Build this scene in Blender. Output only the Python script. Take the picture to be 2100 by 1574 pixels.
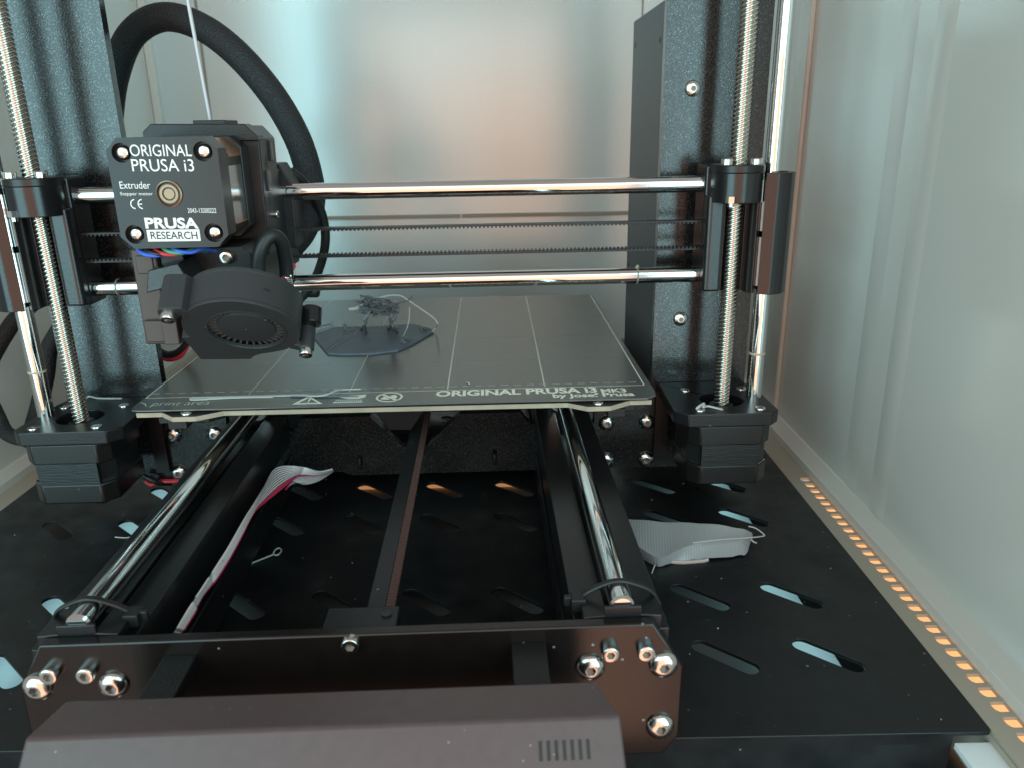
import bpy, bmesh, math, random
from mathutils import Vector, Matrix
random.seed(7)
for o in list(bpy.data.objects): bpy.data.objects.remove(o)
S = bpy.context.scene
COL = S.collection
MM = 0.001                                   # everything below is written in millimetres

# ------------------------------------------------------------------ camera
CAM = Vector((45.044, -204.33, 144.597)); YAW, PIT, ROL = [math.radians(a) for a in (1.695, -18.231, -0.984)]; FPX = 1590.467
_f = Vector((math.sin(YAW)*math.cos(PIT), math.cos(YAW)*math.cos(PIT), math.sin(PIT)))
_r = Vector((math.cos(YAW), -math.sin(YAW), 0)); _u = _r.cross(_f)
CR = _r*math.cos(ROL) + _u*math.sin(ROL); CU = -_r*math.sin(ROL) + _u*math.cos(ROL); CF = _f
cd = bpy.data.cameras.new('camera'); cam = bpy.data.objects.new('camera', cd); COL.objects.link(cam)
cd.sensor_fit = 'HORIZONTAL'; cd.sensor_width = 6.6; cd.lens = 6.6*FPX/2100
cd.clip_start = 0.005; cd.clip_end = 20
cd.dof.use_dof = True; cd.dof.focus_distance = 0.345; cd.dof.aperture_fstop = 3.6
m = Matrix((CR, CU, -CF)).transposed().to_4x4(); m.translation = CAM*MM
cam.matrix_world = m
S.camera = cam

# ------------------------------------------------------------------ world, lamps, exposure
W = bpy.data.worlds.new('World'); S.world = W; W.use_nodes = True
bg = W.node_tree.nodes['Background']; bg.inputs[0].default_value = (1.0, 0.95, 0.89, 1); bg.inputs[1].default_value = 0.34
def area(name, loc, target, sx, sy, L, col, spread=180):
    d = bpy.data.lights.new(name, 'AREA'); d.shape = 'RECTANGLE'; d.size = sx*MM; d.size_y = sy*MM
    d.energy = L*math.pi*sx*sy*MM*MM; d.color = col; d.spread = math.radians(spread)
    o = bpy.data.objects.new(name, d); COL.objects.link(o)
    o.location = Vector(loc)*MM
    o.rotation_euler = (Vector(target)-Vector(loc)).to_track_quat('-Z', 'Y').to_euler()
    return o
TEAL = (0.50, 0.92, 1.0); WARM = (1.0, 0.45, 0.26); NEUT = (1.0, 0.93, 0.85)
area('window_light_left', (-1030, -1000, 420), (-1030, 0, 420), 1120, 1500, 4.6, TEAL)
area('window_light_right', (740, -1000, 420), (740, 0, 420), 700, 1500, 4.8, TEAL)
area('room_light_warm', (-60, -1040, -520), (-60, 0, -300), 850, 1640, 1.8, WARM)
area('room_light_neutral', (-60, -1060, 730), (-60, 0, 500), 860, 920, 1.3, NEUT)
area('added_rail_light_right', (184, 120, -63), (184, 120, -82), 14, 330, 1.3, TEAL)  # added lamp without a known source, brightens the rail below the slots
area('added_rail_light_left', (-172, 120, -63), (-172, 120, -82), 14, 330, 1.3, TEAL)  # same added brightener above the left rail
S.view_settings.view_transform = 'Standard'; S.view_settings.look = 'None'
S.view_settings.exposure = 0.15; S.view_settings.gamma = 1
S.render.engine = 'CYCLES'
S.cycles.max_bounces = 8

# ------------------------------------------------------------------ pixel helper (a pixel gives a direction, a plane the distance)
def P(px, py, ax, val):
    d = CF*FPX + CR*(px-1050) + CU*(787-py); i = 'xyz'.index(ax)
    return CAM + d*((val-CAM[i])/d[i])
EA = math.radians(-1.5)                      # the enclosure stands 1.5 degrees turned against the printer
ER = Matrix.Rotation(EA, 4, 'Z')
def PE(px, py, ax, val):
    d = ER.inverted().to_3x3() @ (CF*FPX + CR*(px-1050) + CU*(787-py)); o = ER.inverted().to_3x3() @ CAM; i = 'xyz'.index(ax)
    return o + d*((val-o[i])/d[i])

# ------------------------------------------------------------------ materials
def mat(name, col, rough=0.5, metal=0.0, spec=0.5, nscale=0, bump=0.0, cvar=0.0, rvar=0.0, stretch=(1,1,1), coat=0.0,
        emit=None, estr=0.0, flake=0.0, fscale=2000, fcol=(.5,.5,.5), bdist=0.0002, vor=False, dust=0.0, dsc=230, dcol=(0.35,0.33,0.3), dscale=120):
    M = bpy.data.materials.new(name); M.use_nodes = True
    N = M.node_tree.nodes; L = M.node_tree.links; b = N['Principled BSDF']
    b.inputs['Base Color'].default_value = (*col, 1); b.inputs['Roughness'].default_value = rough
    b.inputs['Metallic'].default_value = metal; b.inputs['Specular IOR Level'].default_value = spec
    b.inputs['Coat Weight'].default_value = coat; b.inputs['Coat Roughness'].default_value = rough
    if emit: b.inputs['Emission Color'].default_value = (*emit, 1); b.inputs['Emission Strength'].default_value = estr
    if nscale:
        tc = N.new('ShaderNodeTexCoord'); mp = N.new('ShaderNodeMapping'); mp.inputs['Scale'].default_value = stretch
        L.new(tc.outputs['Object'], mp.inputs['Vector'])
        if vor:
            t = N.new('ShaderNodeTexVoronoi'); t.feature = 'SMOOTH_F1'; t.inputs['Smoothness'].default_value = 0.4; out = t.outputs['Distance']
        else:
            t = N.new('ShaderNodeTexNoise'); t.inputs['Detail'].default_value = 3; out = t.outputs['Fac']
        t.inputs['Scale'].default_value = nscale; L.new(mp.outputs[0], t.inputs['Vector'])
        if bump:
            bp = N.new('ShaderNodeBump'); bp.inputs['Strength'].default_value = bump; bp.inputs['Distance'].default_value = bdist
            L.new(out, bp.inputs['Height']); L.new(bp.outputs[0], b.inputs['Normal'])
        if rvar:
            r = N.new('ShaderNodeMapRange'); r.inputs['To Min'].default_value = max(0.02, rough-rvar); r.inputs['To Max'].default_value = rough+rvar
            t2 = N.new('ShaderNodeTexNoise'); t2.inputs['Scale'].default_value = nscale*0.06; L.new(mp.outputs[0], t2.inputs['Vector'])
            r.inputs['From Min'].default_value = .3; r.inputs['From Max'].default_value = .7
            L.new(t2.outputs['Fac'], r.inputs['Value']); L.new(r.outputs[0], b.inputs['Roughness'])
    if flake:
        tcf = N.new('ShaderNodeTexCoord'); vf = N.new('ShaderNodeTexVoronoi'); vf.inputs['Scale'].default_value = fscale; L.new(tcf.outputs['Object'], vf.inputs['Vector'])
        sp_ = N.new('ShaderNodeSeparateColor'); L.new(vf.outputs['Color'], sp_.inputs[0])
        gt = N.new('ShaderNodeMath'); gt.operation = 'GREATER_THAN'; gt.inputs[1].default_value = 1-flake; L.new(sp_.outputs[0], gt.inputs[0])
        am = N.new('ShaderNodeMath'); am.operation = 'MULTIPLY'; L.new(gt.outputs[0], am.inputs[0]); L.new(sp_.outputs[1], am.inputs[1])
        mxf = N.new('ShaderNodeMix'); mxf.data_type = 'RGBA'; L.new(am.outputs[0], mxf.inputs[0]); mxf.inputs[6].default_value = (*col, 1); mxf.inputs[7].default_value = (*fcol, 1)
        L.new(mxf.outputs[2], b.inputs['Base Color'])
        mf = N.new('ShaderNodeMath'); mf.operation = 'MAXIMUM'; mf.inputs[1].default_value = metal; L.new(am.outputs[0], mf.inputs[0]); L.new(mf.outputs[0], b.inputs['Metallic'])
    if cvar or dust:
        tc2 = N.new('ShaderNodeTexCoord'); t3 = N.new('ShaderNodeTexNoise'); t3.inputs['Scale'].default_value = dscale; t3.inputs['Detail'].default_value = 8
        L.new(tc2.outputs['Object'], t3.inputs['Vector'])
        rp = N.new('ShaderNodeValToRGB')
        c0 = tuple(max(0, c*(1-cvar)) for c in col); c1 = tuple(c*(1+cvar) for c in col)
        rp.color_ramp.elements[0].position = .3; rp.color_ramp.elements[0].color = (*c0, 1)
        rp.color_ramp.elements[1].position = .7; rp.color_ramp.elements[1].color = (*c1, 1)
        L.new(t3.outputs['Fac'], rp.inputs[0]); last = rp.outputs[0]
        if dust:
            t4 = N.new('ShaderNodeTexVoronoi'); t4.inputs['Scale'].default_value = dsc; t4.inputs['Randomness'].default_value = 1
            L.new(tc2.outputs['Object'], t4.inputs['Vector'])
            t5 = N.new('ShaderNodeTexWhiteNoise'); L.new(t4.outputs['Position'], t5.inputs[0])
            lt = N.new('ShaderNodeMath'); lt.operation = 'MULTIPLY'; lt.inputs[1].default_value = 0.075
            L.new(t5.outputs['Value'], lt.inputs[0])
            pw = N.new('ShaderNodeMath'); pw.operation = 'POWER'; pw.inputs[1].default_value = 7; L.new(t5.outputs['Value'], pw.inputs[0])
            th = N.new('ShaderNodeMath'); th.operation = 'MULTIPLY'; th.inputs[1].default_value = 0.14; L.new(pw.outputs[0], th.inputs[0])
            ls = N.new('ShaderNodeMath'); ls.operation = 'LESS_THAN'; L.new(t4.outputs['Distance'], ls.inputs[0]); L.new(th.outputs[0], ls.inputs[1])
            ml = N.new('ShaderNodeMath'); ml.operation = 'MULTIPLY'; ml.inputs[1].default_value = dust; L.new(ls.outputs[0], ml.inputs[0])
            mx = N.new('ShaderNodeMix'); mx.data_type = 'RGBA'; L.new(ml.outputs[0], mx.inputs[0]); L.new(last, mx.inputs[6]); mx.inputs[7].default_value = (*dcol, 1)
            last = mx.outputs[2]
        L.new(last, b.inputs['Base Color'])
    return M
M = {}
M['powder'] = mat('powder_coated_frame', (.010,.009,.009), .16, .0, .62, 1500, 1.0, bdist=.00005, flake=.24, fscale=2500, fcol=(.13,.13,.13))
M['plate'] = mat('black_plate', (.009,.006,.0055), .24, 0, .5, 900, .06, dust=.6, cvar=.2)  # brown tint in the black base stands for a warm reflection
M['alu_black'] = mat('black_anodised', (.008,.008,.009), .30, 0, .4, 900, .10, dust=.5)
M['gloss_print'] = mat('black_printed_glossy', (.010,.010,.011), .20, 0, .5, 700, .35, stretch=(.5,.5,3.5), bdist=.0002)
M['print'] = mat('black_printed', (.008,.008,.009), .33, 0, .4, 800, .3, stretch=(.6,.6,3), bdist=.0002, dust=.35)
M['print_matte'] = mat('black_printed_textured', (.008,.008,.008), .36, 0, .4, 1500, .7, bdist=.0003)
M['fan'] = mat('fan_plastic', (.030,.030,.031), .48, 0, .4, 1500, .12, dust=.5)
M['matte'] = mat('black_plastic', (.014,.014,.015), .45, 0, .4, 1500, .12, dust=.5)
M['motor'] = mat('motor_black', (.010,.009,.009), .32, 0, .45, 1200, .12, dust=.2)
M['lamin'] = mat('motor_lamination', (.030,.033,.034), .32, .6, .5, 2500, .5, stretch=(.05,.05,1))
M['steel'] = mat('polished_steel', (.70,.69,.67), .07, 1, .5, 300, .02, rvar=.03)
M['rod'] = mat('chromed_rod', (.72,.71,.70), .09, 1, .5, 500, .02, rvar=.04)
M['screwm'] = mat('stainless_screw', (.66,.64,.61), .20, 1, .5, 900, .08)
M['thread'] = mat('lead_screw_steel', (.60,.56,.50), .20, 1, .5, 600, .05)
M['socket'] = mat('screw_socket', (.20,.17,.15), .4, 1)
M['brass'] = mat('brass', (.24,.165,.11), .32, 1)
M['warm_reflect'] = mat('corner_reflection_orange', (.80,.45,.28), .28, 1)  # orange reflection on the motor chamfers, put into the metal colour
M['mirror'] = mat('bare_steel_side', (.62,.63,.63), .12, 1, .5, 500, .05)
M['white'] = mat('white_marking', (.72,.70,.66), .5)
M['cream'] = mat('cream_marking', (.86,.82,.68), .5)
M['creamdim'] = mat('cream_line', (.66,.64,.56), .5)
M['pcb'] = mat('fibreglass_edge', (.36,.285,.21), .6, 0, .5, 900, .15, cvar=.15)
M['pcbtop'] = mat('bed_top_black', (.02,.018,.018), .5)
M['sheet'] = mat('steel_print_sheet', (.135,.132,.120), .27, .50, .5)
M['sleeve'] = mat('braided_sleeve', (.012,.012,.013), .6, 0, .4, 1200, .9, bdist=.0006, stretch=(1,1,1), vor=True)
M['rubber'] = mat('black_rubber', (.010,.010,.010), .5)
M['brown'] = mat('brown_plastic', (.055,.040,.034), .5)
M['fil'] = mat('silver_filament', (.46,.44,.46), .35, .1)
M['greyprint'] = mat('grey_printed_plastic', (.105,.125,.15), .6, 0, .5, 1200, .35, stretch=(1,.15,1), cvar=.15)
M['spag'] = mat('grey_stringy_plastic', (.115,.12,.128), .3, 0, .5)
M['strand'] = mat('pale_strand', (.50,.50,.48), .4)
M['red'] = mat('red_wire', (.55,.03,.05), .4); M['blue'] = mat('blue_wire', (.04,.12,.55), .4)
M['green'] = mat('green_wire', (.05,.30,.17), .4); M['blackw'] = mat('black_wire', (.012,.012,.012), .4)
M['pinkred'] = mat('ribbon_edge_red', (.60,.035,.10), .5)
M['ribbon'] = mat('ribbon_grey', (.72,.67,.66), .5)
M['groove'] = mat('ribbon_groove', (.22,.19,.20), .6)
M['ink'] = mat('black_ink', (.03,.03,.03), .6)
M['floor'] = mat('black_shelf', (.0075,.0085,.0095), .40, 0, .42, 1100, .08, rvar=.13, dust=.45)
M['wall'] = mat('satin_wall_panel', (.66,.635,.585), .22, .12, .5, 1500, .20, rvar=.02, bdist=.00003)
M['backwall'] = mat('speckled_back_panel', (.60,.66,.655), .25, .33, .5, 800, .5, bdist=.00005, cvar=.05, dscale=900)
M['ledge'] = mat('painted_ledge', (.42,.37,.30), .42, .1, .5, 900, .05)
M['seam'] = mat('panel_seam', (.30,.25,.20), .5, .3)
M['under'] = mat('bottom_panel', (.42,.42,.41), .5)
M['rail'] = mat('white_rail', (.75,.78,.78), .5)
M['led'] = mat('warm_light_strip', (.9,.5,.25), .5, emit=(1.0,.52,.22), estr=.72)
M['led_dim'] = mat('dim_warm_strip', (.9,.5,.25), .5, emit=(1.0,.45,.18), estr=.35)
M['psu'] = mat('dark_power_supply', (.026,.026,.026), .42, 0, .5, 900, .08)

# ------------------------------------------------------------------ mesh builders (mm)
def link(name, me, mt, parent=None, loc=(0,0,0), smooth=None, bevel=0, seg=2):
    o = bpy.data.objects.new(name, me); COL.objects.link(o)
    if mt is not None and not me.materials: me.materials.append(M[mt] if isinstance(mt, str) else mt)
    o.location = Vector(loc)*MM
    if parent is not None:
        o.parent = parent
        root = parent
        off = Vector((0,0,0))
        while root: off += root.location; root = root.parent
        o.location -= off
    if smooth is not None:
        for p in me.polygons: p.use_smooth = True
        me.set_sharp_from_angle(angle=math.radians(smooth))
    if bevel:
        b = o.modifiers.new('bevel', 'BEVEL'); b.width = bevel*MM; b.segments = seg; b.limit_method = 'ANGLE'; b.angle_limit = math.radians(35)
        wn = o.modifiers.new('normals', 'WEIGHTED_NORMAL'); wn.keep_sharp = True; wn.weight = 60
        for p in me.polygons: p.use_smooth = True
        me.set_sharp_from_angle(angle=math.radians(smooth or 35))
    return o
class B:
    def __init__(s): s.bm = bmesh.new()
    def faces(s, vs, fs):
        v = [s.bm.verts.new(Vector(p)*MM) for p in vs]
        for f in fs:
            try: s.bm.faces.new([v[i] for i in f])
            except ValueError: pass
        return v
    def box(s, x0, x1, y0, y1, z0, z1, R=None, c=(0,0,0)):
        vs = [Vector((x, y, z)) for z in (z0, z1) for y in (y0, y1) for x in (x0, x1)]
        if R is not None: vs = [R @ v + Vector(c) for v in vs]
        s.faces(vs, [(0,2,3,1),(4,5,7,6),(0,1,5,4),(2,6,7,3),(0,4,6,2),(1,3,7,5)]); return s
    def prism(s, poly, fn0, fn1):
        n = len(poly); a = [fn0(*p) for p in poly]; b = [fn1(*p) for p in poly]
        s.faces(a+b, [tuple(range(n))[::-1], tuple(range(n, 2*n))] + [(i, (i+1) % n, n+(i+1) % n, n+i) for i in range(n)]); return s
    def cyl(s, a, b, r, r2=None, n=24, cap=True):
        a = Vector(a); b = Vector(b); r2 = r if r2 is None else r2
        d = (b-a).normalized(); t = d.orthogonal().normalized(); w = d.cross(t)
        ra = [a + (t*math.cos(2*math.pi*i/n) + w*math.sin(2*math.pi*i/n))*r for i in range(n)]
        rb = [b + (t*math.cos(2*math.pi*i/n) + w*math.sin(2*math.pi*i/n))*r2 for i in range(n)]
        fs = [(i, (i+1) % n, n+(i+1) % n, n+i) for i in range(n)]
        if cap: fs += [tuple(range(n))[::-1], tuple(range(n, 2*n))]
        s.faces(ra+rb, fs); return s
    def lathe(s, prof, o, d, n=28, close=True):        # prof: (radius, along)
        o = Vector(o); d = Vector(d).normalized(); t = d.orthogonal().normalized(); w = d.cross(t)
        vs = []; fs = []
        for (r, h) in prof:
            for i in range(n):
                a = 2*math.pi*i/n; vs.append(o + d*h + (t*math.cos(a) + w*math.sin(a))*max(r, .001))
        for k in range(len(prof)-1):
            for i in range(n): fs.append((k*n+i, k*n+(i+1) % n, (k+1)*n+(i+1) % n, (k+1)*n+i))
        if close: fs += [tuple(range(n))[::-1], tuple(range((len(prof)-1)*n, len(prof)*n))]
        s.faces(vs, fs); return s
    def tube(s, pts, r, n=10, cap=True, sub=6):
        pts = [Vector(p) for p in pts]
        if sub and len(pts) > 2: pts = spline(pts, sub)
        rr = r if callable(r) else (lambda t: r)
        vs = []; fs = []; t0 = None; K = len(pts)
        for k, p in enumerate(pts):
            d = (pts[min(k+1, K-1)]-pts[max(k-1, 0)]).normalized()
            t = d.orthogonal().normalized() if t0 is None else (t0-d*t0.dot(d)).normalized()
            t0 = t; w = d.cross(t); R_ = rr(k/max(1, K-1))
            for i in range(n):
                a = 2*math.pi*i/n; vs.append(p + (t*math.cos(a)+w*math.sin(a))*R_)
        for k in range(K-1):
            for i in range(n): fs.append((k*n+i, k*n+(i+1) % n, (k+1)*n+(i+1) % n, (k+1)*n+i))
        if cap: fs += [tuple(range(n))[::-1], tuple(range((K-1)*n, K*n))]
        s.faces(vs, fs); return s
    def mesh(s, name='part'):
        bmesh.ops.recalc_face_normals(s.bm, faces=s.bm.faces)
        me = bpy.data.meshes.new(name); s.bm.to_mesh(me); s.bm.free(); return me
    def build(s, name, mt, parent=None, loc=(0,0,0), smooth=40, bevel=0, seg=2):
        return link(name, s.mesh(name), mt, parent, loc, smooth, bevel, seg)
def spline(pts, sub):
    out = []; K = len(pts)
    for i in range(K-1):
        p0 = pts[max(i-1, 0)]; p1 = pts[i]; p2 = pts[i+1]; p3 = pts[min(i+2, K-1)]
        for j in range(sub):
            t = j/sub
            out.append(.5*((2*p1)+(p2-p0)*t+(2*p0-5*p1+4*p2-p3)*t*t+(3*p1-p0-3*p2+p3)*t*t*t))
    out.append(pts[-1]); return out
def plate_mesh(outline, holes, z0, z1, xf=None, name='plate', bev=0):
    """flat plate with real openings: 2-D filled curve, extruded; xf maps (x,y,z) mm to place"""
    cu = bpy.data.curves.new('tmp', 'CURVE'); cu.dimensions = '2D'; cu.fill_mode = 'BOTH'; cu.extrude = (z1-z0)/2*MM
    for loop in [outline]+list(holes):
        sp = cu.splines.new('POLY'); sp.points.add(len(loop)-1); sp.use_cyclic_u = True
        for q, (x, y) in zip(sp.points, loop): q.co = (x*MM, y*MM, 0, 1)
    o = bpy.data.objects.new('tmp', cu); COL.objects.link(o)
    dg = bpy.context.evaluated_depsgraph_get(); me = bpy.data.meshes.new_from_object(o.evaluated_get(dg))
    bpy.data.objects.remove(o); bpy.data.curves.remove(cu)
    T = Matrix.Translation((0, 0, (z0+z1)/2*MM)); me.transform(T)
    if xf is not None: me.transform(xf)
    bm = bmesh.new(); bm.from_mesh(me); bmesh.ops.remove_doubles(bm, verts=bm.verts, dist=1e-7); bmesh.ops.recalc_face_normals(bm, faces=bm.faces); bm.to_mesh(me); bm.free()
    me.name = name; me.materials.clear(); return me
XZ = Matrix(((1,0,0,0),(0,0,-1,0),(0,1,0,0),(0,0,0,1)))      # plate drawn in x,z ; its z axis points to -y
def circle(cx, cy, r, n=20, a0=0): return [(cx+r*math.cos(a0+2*math.pi*i/n), cy+r*math.sin(a0+2*math.pi*i/n)) for i in range(n)]
def slot(cx, cy, L, w, ang, n=8):
    out = []; c, s = math.cos(ang), math.sin(ang); h = L/2-w/2
    for e, a0 in ((1, -math.pi/2), (-1, math.pi/2)):
        for i in range(n+1):
            a = a0+math.pi*i/n; x = e*h+w/2*math.cos(a); y = w/2*math.sin(a)
            out.append((cx+x*c-y*s, cy+x*s+y*c))
    return out
def rrect(x0, x1, y0, y1, r, n=5):
    out = []
    for cx, cy, a0 in ((x1-r, y1-r, 0), (x0+r, y1-r, 90), (x0+r, y0+r, 180), (x1-r, y0+r, 270)):
        for i in range(n+1):
            a = math.radians(a0+90*i/n); out.append((cx+r*math.cos(a), cy+r*math.sin(a)))
    return out
def cham(x0, x1, y0, y1, c): return [(x0+c, y0), (x1-c, y0), (x1, y0+c), (x1, y1-c), (x1-c, y1), (x0+c, y1), (x0, y1-c), (x0, y0+c)]
def text_mesh(s, bold=0.0, space=1.0):
    cu = bpy.data.curves.new('tmp', 'FONT'); cu.body = s; cu.size = 1; cu.offset = bold; cu.space_character = space; cu.resolution_u = 4
    o = bpy.data.objects.new('tmp', cu); COL.objects.link(o)
    dg = bpy.context.evaluated_depsgraph_get(); me = bpy.data.meshes.new_from_object(o.evaluated_get(dg))
    bpy.data.objects.remove(o); bpy.data.curves.remove(cu); me.materials.clear(); return me
def text_fit(name, s, mt, parent, o, ux, uy, bold=0.0, space=1.0):
    """lettering whose bounding box is the parallelogram at corner o (lower left) with sides ux, uy (mm)"""
    me = text_mesh(s, bold, space); xs = [v.co.x for v in me.vertices]; ys = [v.co.y for v in me.vertices]
    x0, x1, y0, y1 = min(xs), max(xs), min(ys), max(ys); o, ux, uy = Vector(o), Vector(ux), Vector(uy)
    for v in me.vertices: v.co = (o+ux*((v.co.x-x0)/(x1-x0))+uy*((v.co.y-y0)/(y1-y0)))*MM
    return link(name, me, mt, parent)
def thing(name, label, cat, loc, group=None):
    o = bpy.data.objects.new(name, None); COL.objects.link(o); o.location = Vector(loc)*MM; o.empty_display_size = .02
    o['label'] = label; o['category'] = cat
    if group: o['group'] = group
    return o
def tag(o, label, cat, group=None):
    o['label'] = label; o['category'] = cat
    if group: o['group'] = group
    return o
def struct(o): o['kind'] = 'structure'; return o
def turnE(o): o.matrix_world = ER; return o
bpy.context.view_layer.update()

# ================================================================== THE SETTING (enclosure, drawn in its own axes, then turned)
FZ = -58.0
XL, XR, YF, YB = -242.0, 217.0, 14.7, 548.0
holes = []
cols = [-196+41.35*i for i in range(11)]
for ry in (56.5, 98.5, 172.5, 213.5, 287, 328, 402, 443):
    for cx in cols:
        if cx < XR-14: holes.append(slot(cx, ry+1.2, 28.5, 7.6, math.radians(-41)))
me = plate_mesh(rrect(XL, XR, YF, YB, 2.0, 3), holes, FZ-1.6, FZ, name='shelf_floor')
fl = struct(turnE(link('shelf_floor', me, 'floor', smooth=30, bevel=.7, seg=3)))
fb = B(); fb.box(XL+13, XR-13.5, YF+.15, YF+1.6, FZ-24, FZ-1.2)
struct(turnE(fb.build('shelf_front_flange', 'floor', smooth=30, bevel=.3)))
under = B(); under.box(-191.5, 192.5, 17, 547, -84, -82)
struct(turnE(under.build('bottom_panel', 'under')))
for x0, x1, nm in ((166, 192.4, 'rail_right'), (-191.4, -150, 'rail_left')):
    rb = B(); rb.box(x0, x1, 17, 320, -82, -79); struct(turnE(rb.build(nm, 'rail', bevel=.5)))
dk = B(); dk.box(-267, 240, -40, 547, -87, -84.2); struct(turnE(dk.build('dark_void_sheet', 'rubber')))  # black sheet added so the void beyond the rails reads dark
cp = B(); cp.box(203.9, 216.9, -40, 14.3, -64.5, -62); struct(turnE(cp.build('corner_plate', 'rail', bevel=.3)))
# right wall with its slotted ledge
lh = [[(224.9, y+2.6), (230.2, y+2.6), (230.2, y-2.6), (225.6, y-2.6), (224.7, y-1.8), (224.3, y-.8), (224.2, y+.8), (224.4, y+1.8)] for y in [4+7.72*i for i in range(29)]]
me = plate_mesh([(XR+.05, -40), (230.4, -40), (230.4, YB), (XR+.05, YB)], lh, FZ-1.8, FZ-.3, name='ledge')
struct(turnE(link('ledge_right', me, 'ledge', smooth=30)))
sk = B(); sk.box(216.2, 217.0, -40, YB, -82, FZ-1.7); struct(turnE(sk.build('ledge_light_block', 'ledge')))  # added screen that keeps the strip glow out of the cavity
def wall_profile(sgn, x_led, x_wall, nm, yf=-40):
    b = B(); x1 = x_led; x2 = x_wall; t = 2.0*sgn
    prof = [(x1, FZ-1.8), (x1, FZ+4.4), (x1+.25*sgn, FZ+4.85), (x1+.7*sgn, FZ+5.0), (x2-.9*sgn, FZ+5.0), (x2-.25*sgn, FZ+5.3), (x2, FZ+6.0), (x2, 420), (x2+t, 420), (x2+t, FZ-1.8)]
    b.prism(prof, lambda x, z: (x, yf, z), lambda x, z: (x, YB+8, z))
    return struct(turnE(b.build(nm, 'wall', smooth=50)))
wall_profile(1, 230.4, 242.4, 'wall_right'); wall_profile(-1, -255.6, -267.5, 'wall_left', 120)
me = plate_mesh([(-255.6, -40), (XL-.05, -40), (XL-.05, YB), (-255.6, YB)], [], FZ-1.8, FZ-.3, name='ledge')
struct(turnE(link('ledge_left', me, 'ledge', smooth=30)))
b = B(); b.box(-267.4, 242.3, 550, 552, -84, 420); struct(turnE(b.build('wall_back', 'backwall')))
# seams and a corner post
bw = bpy.data.objects['wall_back']
def wpart(name, mt, x0, x1, y0, y1, z0, z1, par, bevel=0.3):
    q = B(); q.box(x0, x1, y0, y1, z0, z1); o = q.build(name, mt, None, bevel=bevel); o.parent = par; return o
wpart('seam_strip', 'seam', -219.8, -217.6, 549.2, 550.5, -40, 418, bw); wpart('seam_strip', 'seam', 173.2, 174.6, 549.2, 550.5, -40, 418, bw)
wpart('shelf_lip', 'seam', -267, 6.5, 547.4, 550.5, 64.3, 67.6, bw); wpart('shelf_lip', 'seam', 8.0, 242, 547.4, 550.5, 64.3, 67.6, bw)
wpart('corner_bead', 'wall', -267.2, -261, 543, 550.4, -56, 418, bw)
wr = bpy.data.objects['wall_right']
for ya, hh in ((163, .55), (196, .3)):  # added shallow ridges standing in for reflection bands on the wall
    q = B(); q.prism([(242.45, ya-9), (242.4-hh, ya-3.5), (242.4-hh, ya+3), (242.45, ya+9)], lambda x, y: (x, y, -51.5), lambda x, y: (x, y, 418)); o = q.build('reflection_band_ridge', 'wall', None, bevel=1.2, seg=3); o.parent = wr
wpart('corner_post', 'wall', 239.4, 242.6, 318, 338, -52, 418, wr, .8)
# warm light strips under the ledge and under the shelf
ls = B(); ls.box(218, 241, 0, 232, -70, -67)
tag(turnE(ls.build('light_strip', 'led')), 'warm orange light strip glowing through the slots of the side ledge', 'light strip')
ls = B(); ls.box(-60, 100, 267, 270, -82, -79.5)
tag(turnE(ls.build('light_strip', 'led_dim')), 'short warm light strip seen through slots of the black shelf below the bed', 'light strip')

# ================================================================== THE PRINTER
PR = thing('desktop_printer', 'black desktop 3D printer with chrome rods standing on the slotted black shelf', 'printer', (0, 100, FZ))
# ---- screw meshes, axis +z (head points up), shared
def hexr(a, r): a = (a % (math.pi/3))-math.pi/6; return r*math.cos(math.pi/6)/math.cos(a)
def screw_mesh(R, prof, hx, depth, name):
    n = 36; vs = []; fs = []
    rings = [[(r*math.cos(2*math.pi*i/n), r*math.sin(2*math.pi*i/n), h) for i in range(n)] for r, h in prof]
    top = prof[-1][1]
    rings.append([(hexr(2*math.pi*i/n, hx)*math.cos(2*math.pi*i/n), hexr(2*math.pi*i/n, hx)*math.sin(2*math.pi*i/n), top) for i in range(n)])
    rings.append([(x, y, top-depth) for x, y, _ in rings[-1]])
    for rg in rings: vs += rg
    for k in range(len(rings)-1):
        for i in range(n): fs.append((k*n+i, k*n+(i+1) % n, (k+1)*n+(i+1) % n, (k+1)*n+i))
    k = (len(rings)-1)*n; fs.append(tuple(range(k, k+n))); fs.append(tuple(range(n))[::-1])
    b = B(); b.faces(vs, fs); me = b.mesh(name); me.materials.append(M['screwm']); me.materials.append(M['socket'])
    for p in me.polygons: p.use_smooth = True
    for p in list(me.polygons)[-2:-1]: p.material_index = 1
    me.set_sharp_from_angle(angle=math.radians(45)); return me
dome = lambda R, H: [(R, 0), (R, .25)] + [(R*math.cos(a)*.72+R*.28*math.cos(a)**.5, .25+(H-.25)*math.sin(a)) for a in [math.radians(t) for t in (15, 30, 45, 58, 68)]]
SC_BUT = screw_mesh(4.7, dome(4.7, 2.75), 1.75, 1.6, 'button_screw')
SC_BUT2 = screw_mesh(4.0, dome(4.0, 2.3), 1.5, 1.4, 'button_screw_small')
SC_CAP = screw_mesh(2.75, [(2.75, 0), (2.75, 2.6), (2.6, 2.9), (2.35, 3.0)], 1.45, 1.3, 'cap_screw')
SC_FLAT = screw_mesh(2.7, [(2.7, 0), (2.7, .5), (2.5, .75)], 1.3, .6, 'flat_screw')
def screw(me, pos, d, parent, name='screw'):
    o = link(name, me, None, parent, pos); o.rotation_euler = Vector(d).to_track_quat('Z', 'Y').to_euler(); return o
FRONT = (0, -1, 0); UP = (0, 0, 1)

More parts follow.
